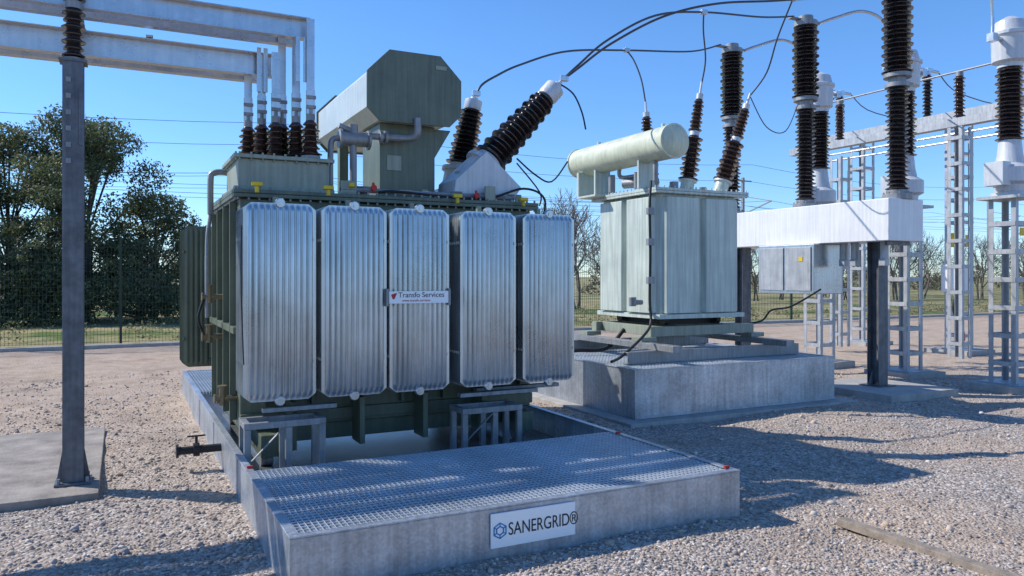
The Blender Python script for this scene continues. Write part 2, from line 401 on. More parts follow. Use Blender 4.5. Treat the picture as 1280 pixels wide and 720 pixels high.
def octo(x0,x1,z0,z1,c,cb): return [(x0+c,z1),(x1-c,z1),(x1,z1-c),(x1,z0+cb),(x1-cb,z0),(x0+cb,z0),(x0,z0+cb),(x0,z1-c)]
b=B();b.prism(octo(2.12,3.06,3.22,3.88,.22,.12),'y',7.2,9.3)
b.obj('conservator',T,'greensunlit',bevel=.01)  # body carries the lit tone in its colour, end plates the dark green
b=B();b.prism(octo(2.10,3.08,3.20,3.90,.225,.125),'y',7.175,7.20);b.prism(octo(2.10,3.08,3.20,3.90,.225,.125),'y',9.30,9.32)
b.obj('conservator_end_plates',T,'green',bevel=.004)
b=B();b.box(2.28,2.86,7.35,7.95,2.452,3.215);b.box(2.22,2.92,7.30,8.0,2.455,2.50);b.box(2.2,2.3,8.6,8.7,2.45,3.23);b.box(2.8,2.9,8.6,8.7,2.45,3.23)
for yy in (7.3,8.0): b.prism([(2.86,2.9),(3.04,3.2),(2.86,3.2)],'y',yy+.06,yy+.08)
b.obj('conservator_pedestal',T,'green',bevel=.006)
b=B();b.box(2.35,2.50,7.34,7.352,2.75,2.9);b.box(2.80,2.92,7.168,7.176,3.76,3.80)
b.obj('oil_level_plate',T,'greenlt',bevel=.003)
b=B()
b.tube([(2.0,7.3,2.45),(2.0,7.3,2.85),(2.0,7.3,3.0),(2.08,7.3,3.06),(2.4,7.25,3.06),(2.55,7.2,3.06),(2.6,7.15,3.1),(2.6,7.15,3.25)],.035,10,5)
b.cyl((1.88,7.3,3.02),(2.14,7.3,3.02),.07);b.cyl((1.86,7.3,3.02),(1.885,7.3,3.02),.095);b.cyl((2.135,7.3,3.02),(2.16,7.3,3.02),.095)
b.cyl((2.0,7.3,3.05),(2.0,7.3,3.16),.045);b.cyl((1.86,7.3,3.14),(1.98,7.3,3.1),.03)
b.cyl((2.25,7.28,3.06),(2.28,7.28,3.06),.065);b.cyl((2.3,7.28,3.06),(2.33,7.28,3.06),.065)
b.tube([(1.86,7.3,3.02),(1.80,7.3,3.0),(1.78,7.3,2.9),(1.78,7.3,2.46)],.028,10,4)
b.tube([(.78,8.0,2.3),(.78,8.0,2.62),(.80,8.0,2.7),(.9,8.0,2.72),(1.0,8.0,2.7)],.03,10,5)
b.tube([(.78,8.0,2.3),(.74,7.9,2.0),(.74,7.9,1.3)],.02,8,4)
b.tube([(1.8,7.02,2.50),(2.2,7.02,2.50),(3.0,7.02,2.50),(3.6,7.02,2.50)],.022,8)
b.obj('oil_pipework',T,'galvdark')
b=B()
for px_,py_,pz_ in ((.76,7.9,1.5),(.76,7.9,1.12),(.80,7.2,.62)):
    b.cyl((px_,py_,pz_-.06),(px_,py_,pz_+.10),.03);b.cyl((px_-.06,py_,pz_),(px_+.12,py_,pz_),.025);b.cyl((px_-.07,py_,pz_),(px_-.058,py_,pz_),.042);b.cyl((px_,py_,pz_+.1),(px_,py_,pz_+.115),.04)
b.obj('valves',T,'brass')
b=B()
b.tube([(.72,7.9,1.5),(.66,7.9,1.3),(.72,7.9,1.12)],.012,8,5)
b.tube([(2.15,7.0,2.47),(2.3,6.98,2.5),(3.2,6.98,2.47),(3.7,7.0,2.6),(3.95,7.0,2.5),(3.9,7.0,2.2)],.012,8,6)
b.tube([(.85,6.37,2.1),(.845,6.36,1.6),(.865,6.36,1.0)],.005,6,4)
b.obj('control_cables',T,'rubber')
b=B()
for xx,yy in ((1.02,6.72),(1.62,6.72),(2.9,6.85),(3.62,6.85)): b.box(xx-.045,xx+.045,yy-.025,yy+.025,2.455,2.49);b.cyl((xx,yy,2.40),(xx,yy,2.455),.018)
b.cyl((1.90,6.99,2.52),(1.90,6.99,2.56),.03)
b.obj('valve_handles',T,'yellow',bevel=.008)
b=B()
for xx,zz in ((2.1,2.52),(3.15,2.50)): b.cyl((xx,6.97,zz),(xx,6.94,zz),.028);b.cyl((xx,6.97,zz-.04),(xx,6.97,zz+.05),.012)
b.obj('drain_caps',T,'red')
b=B()
for x0,w in ((.865,.575),(1.485,.56),(2.072,.555),(2.735,.565),(3.375,.565)):
    cx=x0+w/2
    b.cyl((cx,6.88,2.23),(cx,7.0,2.23),.06);b.cyl((cx,6.9,2.23),(cx,6.92,2.23),.085);b.cyl((cx,6.955,2.23),(cx,6.975,2.23),.085)
    b.cyl((cx,6.88,.75),(cx,7.0,.75),.06);b.cyl((cx,6.9,.75),(cx,6.92,.75),.085)
    b.box(cx-.02,cx+.02,6.6,6.64,2.29,2.36)
b.obj('radiator_flanges',T,'greenlt')
b=B()
for xx in (1.95,2.05,3.0,3.3,3.6):
    b.cyl((xx,7.12,2.452),(xx,7.12,2.53),.05);b.cyl((xx,7.12,2.53),(xx,7.12,2.545),.065)
b.box(3.25,3.36,6.96,7.0,2.455,2.60);b.box(1.80,1.95,7.0,7.05,2.455,2.58)
for xx in (1.75,2.7,3.75): b.prism([(xx-.05,2.452),(xx+.05,2.452),(xx+.03,2.56),(xx-.03,2.56)],'y',7.2,7.22)
b.obj('cover_fittings',T,'greenlt',bevel=.004)
def hv(base,top,rc,rs,n,turret_r,name):
    base=Vector(base);top=Vector(top);d=(top-base);
    B().lathe(base-d.normalized()*.28,base,[(0,turret_r),(.85,turret_r),(.85,turret_r*1.2),(1,turret_r*1.2)],24).obj(name+'_turret',T,'lgrey')
    i0=base+d*.06;i1=base+d*.78
    B().insul(i0,i1,rc,rs,n,24,.72).obj(name+'_porcelain',T,'black')
    B().cyl(base,i0,rc*1.25,n=20).lathe(i1,top,[(0,rc*.85),(.12,rc*.95),(.55,rc*.95),(.65,rc*.4),(.75,rc*.4),(.75,.02),(1,.02)],20).obj(name+'_cap',T,'lgrey')
hv((3.40,7.3,2.86),(4.34,7.3,3.86),.12,.195,16,.18,'tilted_bushing')
hv((3.55,8.3,2.95),(3.74,8.3,3.86),.11,.19,13,.18,'upright_bushing')
b=B();b.prism([(2.95,2.452),(3.60,2.452),(3.72,2.62),(3.32,2.97),(2.98,2.66)],'y',7.08,7.55);b.prism([(3.2,2.452),(3.78,2.452),(3.78,2.72),(3.3,2.72)],'y',8.05,8.55)
b.obj('high_voltage_turret_base',T,'lgrey',bevel=.008)
b=B()
b.tube([(4.3,7.3,3.82),(4.42,7.2,3.7),(4.5,7.15,3.5),(4.52,7.1,3.3)],.009,6,5)
b.tube([(3.75,7.25,2.95),(3.95,7.2,2.78),(4.15,7.2,2.72),(4.35,7.2,2.95)],.009,6,5)
b.tube([(3.75,7.25,2.9),(4.0,7.2,2.6),(4.0,7.2,2.45)],.008,6,5)
b.obj('earth_leads',T,'rubber')
b=B();b.box(2.055,2.60,6.352,6.358,1.462,1.568);b.obj('maker_plate',T,'signwhite')
b=B();b.box(2.03,2.052,6.355,6.39,1.44,1.59);b.box(2.603,2.625,6.355,6.39,1.44,1.59);b.obj('plate_brackets',T,'galvdark')
text('Transfo Services',.064,2.135,6.351,1.515,'ink',T,'maker_plate_lettering',.001);text('www.transfo.services',.030,2.17,6.351,1.478,'red',T,'maker_plate_subtext',.001)
B().prism([(2.07,1.54),(2.125,1.555),(2.10,1.50),(2.085,1.50)],'y',6.3500,6.3515).obj('maker_plate_logo',T,'red')
B().box(2.02,2.07,6.948,6.953,.60,.70).obj('warning_label',T,'signwhite')

# ------------------------------------------------------------------ busbars + post
e=root('busbar_support_post',(-.34,7.15,0))
b=B();b.ibeam(-.34,7.15,.15,.16,.05,3.42,.012);b.box(-.47,-.21,7.02,7.28,.032,.05)
for s in (-1,1):
    b.prism([(-.34+s*.078,.052),(-.34+s*.12,.052),(-.34+s*.078,.30)],'y',7.14,7.15)
b.box(-.44,-.24,7.06,7.24,3.42,3.44);b.box(-.30,-.265,7.055,7.068,2.75,3.2)
b.obj('column',e,'galvpost',bevel=.002)
b=B()
for k in range(6): b.box(-.39,-.355,7.060,7.069,2.6+k*.13,2.64+k*.13)
for sx_ in (-.44,-.24):
    for sy in (7.05,7.25): b.cyl((sx_,sy,.05),(sx_,sy,.09),.014,n=6)
b.obj('clamps',e,'galvdark')
B().insul((-.34,7.15,3.46),(-.34,7.15,3.86),.05,.09,7).insul((-.34,7.15,3.92),(-.34,7.15,4.25),.05,.09,6).obj('insulator',e,'black')
B().cyl((-.34,7.15,3.44),(-.34,7.15,3.46),.07).cyl((-.34,7.15,3.86),(-.34,7.15,3.92),.06).box(-.4,-.28,7.15,7.75,3.875,3.9).obj('fittings',e,'galvdark')
e=root('busbar_run',(-2,7.5,3.8))
b=B()
def chan(y,z0,z1,x1,t=.01,w=.09):
    b.box(-9,x1,y+w-t,y+w,z0,z1);b.box(-9,x1,y,y+w-t-.001,z0,z0+t);b.box(-9,x1,y,y+w-t-.001,z1-t,z1)
chan(7.60,3.61,3.83,1.30);chan(7.86,3.61,3.83,1.22)
chan(7.24,3.91,4.11,1.58);chan(7.50,3.91,4.11,1.50)
b.box(-2.4,-2.3,7.60,7.96,3.84,3.86);b.box(.2,.26,7.6,7.96,3.84,3.86)
for xx,yy,z0 in ((1.17,7.585,3.45),(1.23,7.585,3.45),(1.46,7.225,3.5),(1.53,7.225,3.5)): b.box(xx-.02,xx+.02,yy,yy+.012,z0,z0+.42)
b.obj('aluminium_channels',e,'alu',bevel=.002)
e=root('concrete_slab',(-1.4,8.1,0));B().box(-2.8,-.15,6.72,9.6,-.1,.03).obj('slab',e,'shadeconcrete',bevel=.01)

# ------------------------------------------------------------------ basin 2 + T2
e=root('containment_basin',(7,9.1,0))
b=B();x0,x1,y0,y1,z1=5.32,8.63,7.3,10.9,.60
b.box(x0,x1,y0,y0+.012,.03,z1);b.box(x0,x1,y1-.012,y1,.03,z1);b.box(x0,x0+.012,y0+.013,y1-.013,.03,z1);b.box(x1-.012,x1,y0+.013,y1-.013,.03,z1)
b.box(x0-.01,x1+.01,y0-.01,y0+.06,z1+.001,z1+.012);b.box(x0-.01,x1+.01,y1-.06,y1+.01,z1+.001,z1+.012);b.box(x0-.01,x0+.06,y0+.062,y1-.062,z1+.001,z1+.012);b.box(x1-.06,x1+.01,y0+.062,y1-.062,z1+.001,z1+.012)
b.box(x0-.006,x1+.006,y0-.012,y0-.001,.031,.06)
b.obj('walls',e,'galv',bevel=.002)
B().box(x0+.02,x1-.02,y0+.02,y1-.02,.0,.08).obj('floor',e,'wet')
b=B();grating(b,x0+.065,x1-.065,y0+.065,y1-.065,z1+.006,.05,.07);b.obj('grating',e,'galvgrate',smooth=False)
e=root('concrete_slab',(7,9,0));B().box(5.12,8.85,7.1,11.1,-.1,.028).obj('slab',e,'concrete',bevel=.01)

T=root('auxiliary_transformer',(7.04,8.87,.62))
b=B()
for yy in (7.75,9.6):
    b.box(5.55,8.45,yy,yy+.012,.615,.76);b.box(5.55,8.45,yy+.013,yy+.13,.615,.627);b.box(5.55,8.45,yy+.013,yy+.13,.748,.76)
for xx in (6.0,7.9): b.box(xx,xx+.14,7.45,10.3,.762,.84)
b.obj('support_channels',T,'galvdark',bevel=.003)
b=B()
b.box(6.2,8.0,8.15,8.27,.90,1.03);b.box(6.2,8.0,9.45,9.57,.90,1.03);b.box(6.3,6.42,8.28,9.44,.90,1.03);b.box(7.6,7.72,8.28,9.44,.90,1.03)
for xx in (6.05,7.95):
    for yy in (8.1,9.4): b.box(xx-.04,xx+.2,yy,yy+.22,.842,.90)
b.obj('base_frame',T,'greenlt',bevel=.004)
b=B()
for xx in (6.5,7.4):
    for yy in (8.3,9.3): b.cyl((xx,yy,1.10),(xx+.07,yy,1.10),.065)
b.box(6.6,7.5,8.35,9.4,1.04,1.16)
b.obj('rollers',T,'rubber')
tx0,tx1,ty0,ty1=6.36,7.74,8.2,9.55
b=B();c=.05
b.prism([(tx0+c,ty0),(tx1-c,ty0),(tx1,ty0+c),(tx1,ty1-c),(tx1-c,ty1),(tx0+c,ty1),(tx0,ty1-c),(tx0,ty0+c)],'z',1.17,2.80)
for k in range(2):
    w=(tx1-tx0-.16)/2;xa=tx0+.05+k*(w+.06)
    b.prism([(xa,ty0+.01),(xa+.03,ty0-.08),(xa+w-.03,ty0-.08),(xa+w,ty0+.01)],'z',1.20,2.76)
    w=(ty1-ty0-.16)/2;ya=ty0+.05+k*(w+.06)
    b.prism([(tx0+.01,ya),(tx0+.01,ya+w),(tx0-.08,ya+w-.03),(tx0-.08,ya+.03)],'z',1.20,2.76)
    b.prism([(tx1-.01,ya),(tx1+.07,ya+.02),(tx1+.07,ya+w-.02),(tx1-.01,ya+w)],'z',1.20,2.76)
b.obj('tank',T,'pale',bevel=.012)
b=B();b.box(tx0-.11,tx1+.11,ty0-.11,ty1+.11,2.80,2.83);b.box(tx0-.11,tx1+.11,ty0-.11,ty1+.11,2.834,2.87);b.box(tx0-.05,tx1+.05,ty0-.09,ty1+.05,1.13,1.19)
for k in range(18): b.cyl((tx0-.06+k*.09,ty0-.08,2.79),(tx0-.06+k*.09,ty0-.08,2.9),.011,n=6)
for k in range(17): b.cyl((tx0-.08,ty0-.04+k*.09,2.79),(tx0-.08,ty0-.04+k*.09,2.9),.011,n=6)
b.obj('cover_flange',T,'pale',bevel=.003)
b=B();cy0,cy1,cxx,czz,cr=7.7,10.1,6.28,3.42,.215
b.lathe((cxx,cy0,czz),(cxx,cy1,czz),[(0,.02),(.004,.1),(.02,.195),(.03,cr),(.97,cr),(.98,.195),(.996,.1),(1,.02)],32)
b.lathe((cxx,cy0+.06,czz),(cxx,cy0+.085,czz),[(0,cr+.012),(1,cr+.012)],32);b.lathe((cxx,cy1-.085,czz),(cxx,cy1-.06,czz),[(0,cr+.012),(1,cr+.012)],32)
b.obj('conservator',T,'cream')
b=B()
for yy in (8.35,9.4):
    b.box(cxx-.13,cxx+.13,yy,yy+.04,2.90,3.28);b.box(cxx-.13,tx0+.3,yy,yy+.04,2.87,2.905)
b.box(cxx-.2,cxx+.1,9.75,9.8,2.88,3.24);b.box(cxx-.2,cxx+.1,9.3,9.8,2.85,2.88)
b.cyl((cxx,8.0,czz),(cxx,8.0,czz+.26),.025);b.cyl((cxx,9.5,czz),(cxx,9.5,czz+.25),.03)
b.obj('conservator_brackets',T,'pale',bevel=.003)
b=B()
b.tube([(6.55,8.5,2.87),(6.55,8.5,3.05),(6.45,8.7,3.1),(6.32,9.0,3.1),(6.3,9.0,3.25)],.03,8,5)
b.cyl((6.42,8.75,3.0),(6.34,8.95,3.0),.07);b.cyl((6.25,8.12,2.95),(6.25,8.12,3.2),.035);b.cyl((6.7,8.3,2.87),(6.7,8.3,2.98),.06);b.cyl((7.2,8.3,2.87),(7.2,8.3,2.93),.05)
b.cyl((6.3,9.2,2.9),(6.3,9.2,3.15),.05);b.cyl((6.3,8.6,2.9),(6.3,8.6,3.12),.04)
b.obj('relay_pipework',T,'galvdark')
b=B()
b.tube([(6.2,8.15,2.95),(6.14,8.1,2.6),(6.15,8.1,2.0),(6.14,8.1,1.4),(6.12,8.05,1.1),(5.9,7.9,.95),(5.5,7.8,.72),(5.2,7.6,.68)],.018,8,8)
b.tube([(8.0,8.4,1.0),(8.3,8.3,1.05),(8.5,8.3,1.2),(8.9,8.3,1.25),(9.4,8.2,1.5)],.014,8,8)
b.tube([(5.3,9.2,.65),(5.6,9.0,.68),(6.0,8.9,.7),(6.3,8.9,.95)],.03,8,8)
b.obj('control_cables',T,'rubber')
b=B()
for zz in (1.6,2.1,2.5): b.box(6.10,6.20,8.07,8.125,zz,zz+.09)
b.cyl((6.2,8.35,1.35),(6.05,8.35,1.35),.035);b.cyl((6.05,8.35,1.30),(6.05,8.35,1.42),.05)
b.obj('cable_clips_valve',T,'galvdark',bevel=.004)
def hv2(base,top,name,n=15):
    base=Vector(base);top=Vector(top);d=top-base
    B().cyl(base-d*.02,base+d*.12,.10,n=20).obj(name+'_turret',T,'pale')
    B().insul(base+d*.13,base+d*.52,.075,.15,9,22,.9).insul(base+d*.56,base+d*.84,.055,.10,8,20,.8).obj(name+'_porcelain',T,'brown')
    B().cyl(base+d*.12,base+d*.135,.13,n=20).cyl(base+d*.52,base+d*.56,.07).lathe(base+d*.84,top,[(0,.05),(.3,.05),(.3,.02),(1,.015)],14).obj(name+'_cap',T,'lgrey')
hv2((6.95,9.15,2.87),(6.9,9.2,4.27),'rear_bushing');hv2((7.36,8.85,2.87),(7.66,8.85,4.58),'middle_bushing');hv2((7.60,8.42,2.85),(8.14,8.36,4.35),'front_bushing')

# ------------------------------------------------------------------ circuit breaker
T=root('circuit_breaker',(10,8.9,.05))
b=B();b.box(9.6,10.35,7.2,10.95,2.2,2.8);b.obj('housing_beam',T,'white',bevel=.012)
b=B()
for yy in (7.65,10.4):
    b.ibeam(9.95,yy,.2,.2,.10,2.2);b.box(9.77,10.13,yy-.18,yy+.18,.085,.10)
    for s in(-1,1): b.prism([(9.95+s*.105,.102),(9.95+s*.2,.102),(9.95+s*.105,.32)],'y',yy-.006,yy+.006)
b.box(9.7,10.2,7.3,7.34,2.14,2.198)
b.obj('support_columns',T,'galvpost',bevel=.003)
b=B();b.box(9.48,10.1,8.4,9.55,1.42,2.196);b.obj('operating_cabinet',T,'alu',bevel=.01)
b=B();b.box(9.462,9.478,8.45,8.95,1.47,2.15);b.box(9.462,9.478,9.0,9.5,1.47,2.15)
for yy in (7.5,8.0,8.2): b.cyl((9.9,yy,1.95),(9.9,yy,2.2),.06);b.box(9.85,9.95,yy-.05,yy+.05,1.85,1.95)
b.obj('cabinet_doors',T,'galvlat',bevel=.004)
B().box(9.455,9.461,8.6,8.68,1.93,2.0).obj('warning_label',T,'yellow')
bi=B();bm=B()
for yy in (7.36,9.03,10.73):
    x=10.0
    bm.cyl((x,yy,2.8),(x,yy,2.88),.20);bm.cyl((x,yy,2.88),(x,yy,2.94),.15)
    bi.insul((x,yy,2.94),(x,yy,4.42),.10,.165,24,22)
    bm.cyl((x,yy,4.42),(x,yy,4.48),.17);bm.cyl((x,yy,4.48),(x,yy,4.56),.12);bm.cyl((x,yy,4.56),(x,yy,4.62),.19)
    bi.insul((x,yy,4.62),(x,yy,5.78),.13,.215,18,22)
    bm.cyl((x,yy,5.78),(x,yy,5.86),.19);bm.cyl((x,yy,5.86),(x,yy,5.95),.12)
    bm.box(x-.35,x+.3,yy-.05,yy+.05,5.87,5.89);bm.box(x-.05,x+.3,yy-.04,yy+.04,4.50,4.52)
    for g in range(8): bm.cyl((x+.18*math.cos(g*.785),yy+.18*math.sin(g*.785),2.88),(x+.18*math.cos(g*.785),yy+.18*math.sin(g*.785),2.91),.013,n=6)
bi.obj('porcelain_columns',T,'black');bm.obj('column_flanges',T,'galvdark',bevel=.003)
e=root('concrete_slab',(10,7.6,0));B().box(9.25,10.7,6.9,8.4,-.1,.085).box(9.25,10.7,9.7,11.2,-.1,.085).obj('slab',e,'concrete',bevel=.01)

# ------------------------------------------------------------------ lattice post
def lattice(b,x,y,w,z0,z1,d=None,step=.42):
    d=d or w
    for sx in (-1,1):
        for sy in (-1,1):
            cx,cy=x+sx*w/2,y+sy*d/2
            b.box(min(cx,cx-sx*.07),max(cx,cx-sx*.07),min(cy,cy-sy*.008),max(cy,cy-sy*.008),z0,z1)
            b.box(min(cx,cx-sx*.008),max(cx,cx-sx*.008),min(cy-sy*.009,cy-sy*.07),max(cy-sy*.009,cy-sy*.07),z0,z1)
    z=z0+.25
    while z<z1-.1:
        for sy in (-1,1):
            yy=y+sy*(d/2+.004);b.box(x-w/2+.003,x+w/2-.003,yy-.003,yy+.003,z,z+.07)
        for sx in (-1,1):
            xx=x+sx*(w/2+.004);b.box(xx-.003,xx+.003,y-d/2+.003,y+d/2-.003,z,z+.07)
        z+=step
def ct(yy,dy):
    x=12.0
    T=root('current_transformer',(x,yy,0))
    b=B();lattice(b,x,yy,.40,.10,2.85);b.box(x-.3,x+.3,yy-.3,yy+.3,.085,.10);b.box(x-.32,x+.32,yy-.32,yy+.32,2.855,2.90);b.obj('lattice_support',T,'galvlat')
    B().box(x-.45,x+.45,yy-.45,yy+.45,-.1,.083).obj('foundation',T,'concrete',bevel=.01)
    b=B()
    b.lathe((x,yy,2.9),(x,yy,3.75),[(0,.26),(.06,.26),(.06,.20),(.2,.22),(.25,.30),(.5,.30),(.58,.2),(.75,.17),(1,.15)],28)
    b.box(x-.42,x-.22,yy-.14,yy+.14,3.05,3.4)
    b.lathe((x,yy,4.85),(x,yy,5.62),[(0,.17),(.08,.17),(.12,.24),(.6,.25),(.62,.28),(.68,.28),(.7,.24),(.9,.2),(1,.06)],28)
    b.obj('tank_and_head',T,'lgrey')
    B().insul((x,yy,3.75),(x,yy,4.85),.13,.2,18,22).obj('porcelain',T,'black')
    b=B();b.cyl((x-.45,yy,5.25),(x-.22,yy,5.25),.035);b.cyl((x+.22,yy,5.25),(x+.5,yy,5.25),.035);b.box(x-.5,x-.38,yy-.05,yy+.05,5.19,5.31);b.box(x+.42,x+.54,yy-.05,yy+.05,5.19,5.31)
    b.tube([(10.3,yy+dy,5.88),(10.6,yy+dy*.8,6.0),(11.1,yy+dy*.4,6.15),(11.45,yy,6.0),(11.56,yy,5.6),(11.56,yy,5.28)],.025,8,6)
    b.obj('terminals',T,'alu')
    b=B();b.box(x-.12,x+.04,yy-.215,yy-.208,2.30,2.42);b.obj('number_plate',T,'yellow')
for yy,dy in ((6.94,.42),(8.7,.33),(10.5,.23)): ct(yy,dy)
# ------------------------------------------------------------------ disconnector
T=root('disconnector_switch',(16.5,11.8,0))
b=B()
for yy in (10.7,13.2): lattice(b,16.6,yy,.40,.1,5.1,step=.5);b.box(16.25,16.95,yy-.35,yy+.35,.085,.1)
b.box(16.2,16.4,9.0,14.6,5.1,5.3);b.box(16.85,17.05,9.0,14.6,5.1,5.3)
for yy in (9.2,11.8,14.3): b.box(16.0,17.3,yy,yy+.12,5.302,5.38)
b.obj('steel_frame',T,'galvlat')
bi=B();bm=B();bc=B()
for yy,yc in ((9.26,6.94),(11.86,8.7),(14.36,10.5)):
    for xx in (16.1,17.2):
        bi.insul((xx,yy,5.42),(xx,yy,6.5),.06,.12,13,16);bm.cyl((xx,yy,5.38),(xx,yy,5.42),.12);bm.cyl((xx,yy,6.5),(xx,yy,6.58),.08);bm.box(xx-.1,xx+.1,yy-.08,yy+.08,6.58,6.66)
    bm.cyl((15.7,yy,6.62),(17.6,yy,6.62),.035)
    P0=Vector((15.7,yy,6.62));P1=Vector((12.5,yc,5.27))
    bc.tube([P0.lerp(P1,t)-Vector((0,0,1.6*t*(1-t))) for t in np.linspace(0,1,9)],.014,6,2)
    bc.tube([(17.6,yy,6.62),(19,yy+.3,6.3),(23,yy+1,6.6),(30,yy+2,8.5)],.014,6,5)
for k in range(3): bm.cyl((16.0,9.1,4.6+k*.16),(16.0,14.4,4.6+k*.16),.022)
bc.obj('jumper_cables',T,'cable')
bi.obj('porcelain',T,'black');bm.obj('blades_and_clamps',T,'alu')
b=B();b.box(16.2,16.38,10.35,10.85,1.35,1.95);b.obj('junction_box',T,'white',bevel=.01)
b=B();b.tube([(16.25,10.5,1.35),(16.1,10.5,1.0),(16.25,10.45,.6),(16.2,10.4,.3)],.03,8,6);b.obj('supply_cable',T,'rubber')
b=B();b.lathe((16.15,10.35,.25),(16.15,10.35,.55),[(0,.05),(.2,.07),(.7,.07),(1,.04)],12);b.obj('socket',T,'red')
b=B();b.box(16.36,16.37,10.55,10.8,2.35,2.65);b.box(16.5,16.72,10.485,10.49,2.35,2.6);b.obj('number_plate',T,'yellow')
B().box(16.1,17.1,10.2,11.2,-.1,.083).box(16.1,17.1,12.7,13.7,-.1,.083).obj('foundation',T,'concrete')
T=root('gantry_support',(14.4,7.9,0))
b=B();lattice(b,14.6,9.4,.30,.1,4.6,step=.5);lattice(b,14.6,12.2,.30,.1,4.4,step=.5);b.box(14.5,14.7,7.2,13.6,4.62,4.78);lattice(b,14.6,7.4,.30,.1,4.6,step=.5);b.obj('steel_frame',T,'galvlat')
bi=B();bb_=B()
for yy in (7.4,9.4,12.2): bi.insul((14.6,yy,4.8),(14.6,yy,5.6),.06,.11,11,16);bb_.cyl((14.6,yy,5.6),(14.6,yy,5.68),.07)
bb_.cyl((14.6,7.2,5.70),(14.6,12.6,5.70),.02)
bi.obj('post_insulators',T,'brown');bb_.obj('tubular_busbar',T,'galvdark')

# ------------------------------------------------------------------ conductors
T=root('overhead_conductor',(7,8.5,4.5))
b=B();r=.014
b.tube([(3.75,8.3,3.84),(3.84,8.33,3.98),(4.08,8.44,4.14),(4.5,8.6,4.37),(5.4,8.95,4.75),(6.75,9.47,5.08),(8.6,10.2,5.5),(9.7,10.7,5.9)],r,8,8)
b.tube([(4.34,7.3,3.86),(4.6,7.38,4.08),(5.11,7.54,4.48),(6.0,7.8,4.98),(7.09,8.15,5.3),(8.6,8.6,5.6),(9.7,9.0,5.9)],r,8,8)
b.tube([(4.34,7.3,3.86),(4.55,7.3,4.02),(5.0,7.3,4.36),(5.76,7.32,4.79),(6.6,7.33,5.08),(7.64,7.34,5.29),(9.0,7.35,5.6),(9.7,7.36,5.9)],r,8,8)
b.tube([(6.9,9.2,4.25),(6.86,9.25,4.6),(6.80,9.35,4.9),(6.75,9.47,5.08)],.011,8,6)
b.tube([(7.66,8.85,4.55),(7.6,8.7,4.85),(7.3,8.4,5.15),(7.09,8.15,5.3)],.011,8,6)
b.tube([(8.14,8.36,4.32),(8.2,8.1,4.6),(8.1,7.8,5.0),(7.9,7.34,5.36)],.011,8,6)
b.tube([(8.14,8.36,4.3),(8.5,8.4,3.9),(9.2,8.7,3.95),(9.8,9.0,4.5)],.008,6,6)
b.obj('cables',T,'cable')
b=B()
for p in ((6.75,9.47,5.08),(7.09,8.15,5.3),(7.9,7.34,5.36),(4.36,7.3,3.88),(3.75,8.3,3.86)):
    b.box(p[0]-.05,p[0]+.05,p[1]-.03,p[1]+.03,p[2]-.03,p[2]+.03)
b.obj('clamps',T,'alu',bevel=.008)

# ------------------------------------------------------------------ fence
T=root('mesh_fence',(15,21,0))
b=B()
X0,X1=-20,72
k=X0
while k<=X1: b.box(k-.03,k+.03,20.97,21.03,0,2.65); k+=2.5
b.obj('posts',T,'fence')
b=B();k=X0
while k<X1: b.box(k-.003,k+.003,20.955,20.962,.08,2.6);k+=.075
for j in range(14): b.box(X0,X1,20.963,20.969,.1+j*.19,.108+j*.19)
b.obj('welded_wires',T,'fence',smooth=False)
T=root('kerb',(10,20.6,0));B().box(-20,72,20.5,20.85,-.05,.07).obj('kerb_stones',T,'concrete')

# ------------------------------------------------------------------ vegetation
def leafmat(name,c1,c2):
    m=bpy.data.materials.new(name);m.use_nodes=True;nn=m.node_tree.nodes;ll=m.node_tree.links;b=nn['Principled BSDF'];b.inputs['Roughness'].default_value=.6
    a=nn.new('ShaderNodeAttribute');a.attribute_name='leaf';rp=nn.new('ShaderNodeValToRGB');rp.color_ramp.elements[0].color=(*c1,1);rp.color_ramp.elements[1].color=(*c2,1)
    ll.new(a.outputs['Fac'],rp.inputs['Fac']);ll.new(rp.outputs['Color'],b.inputs['Base Color'])
    tr=nn.new('ShaderNodeBsdfTranslucent');ll.new(rp.outputs['Color'],tr.inputs['Color']);mx=nn.new('ShaderNodeMixShader');mx.inputs['Fac'].default_value=.35
    ll.new(b.outputs['BSDF'],mx.inputs[1]);ll.new(tr.outputs['BSDF'],mx.inputs[2]);ll.new(mx.outputs['Shader'],nn['Material Output'].inputs['Surface']);return m
LM=leafmat('evergreen_leaves',(.05,.065,.028),(.20,.23,.10)); LD=leafmat('dry_scrub_leaves',(.09,.075,.045),(.24,.20,.12)); LG=leafmat('meadow_grass',(.10,.13,.04),(.40,.34,.17))
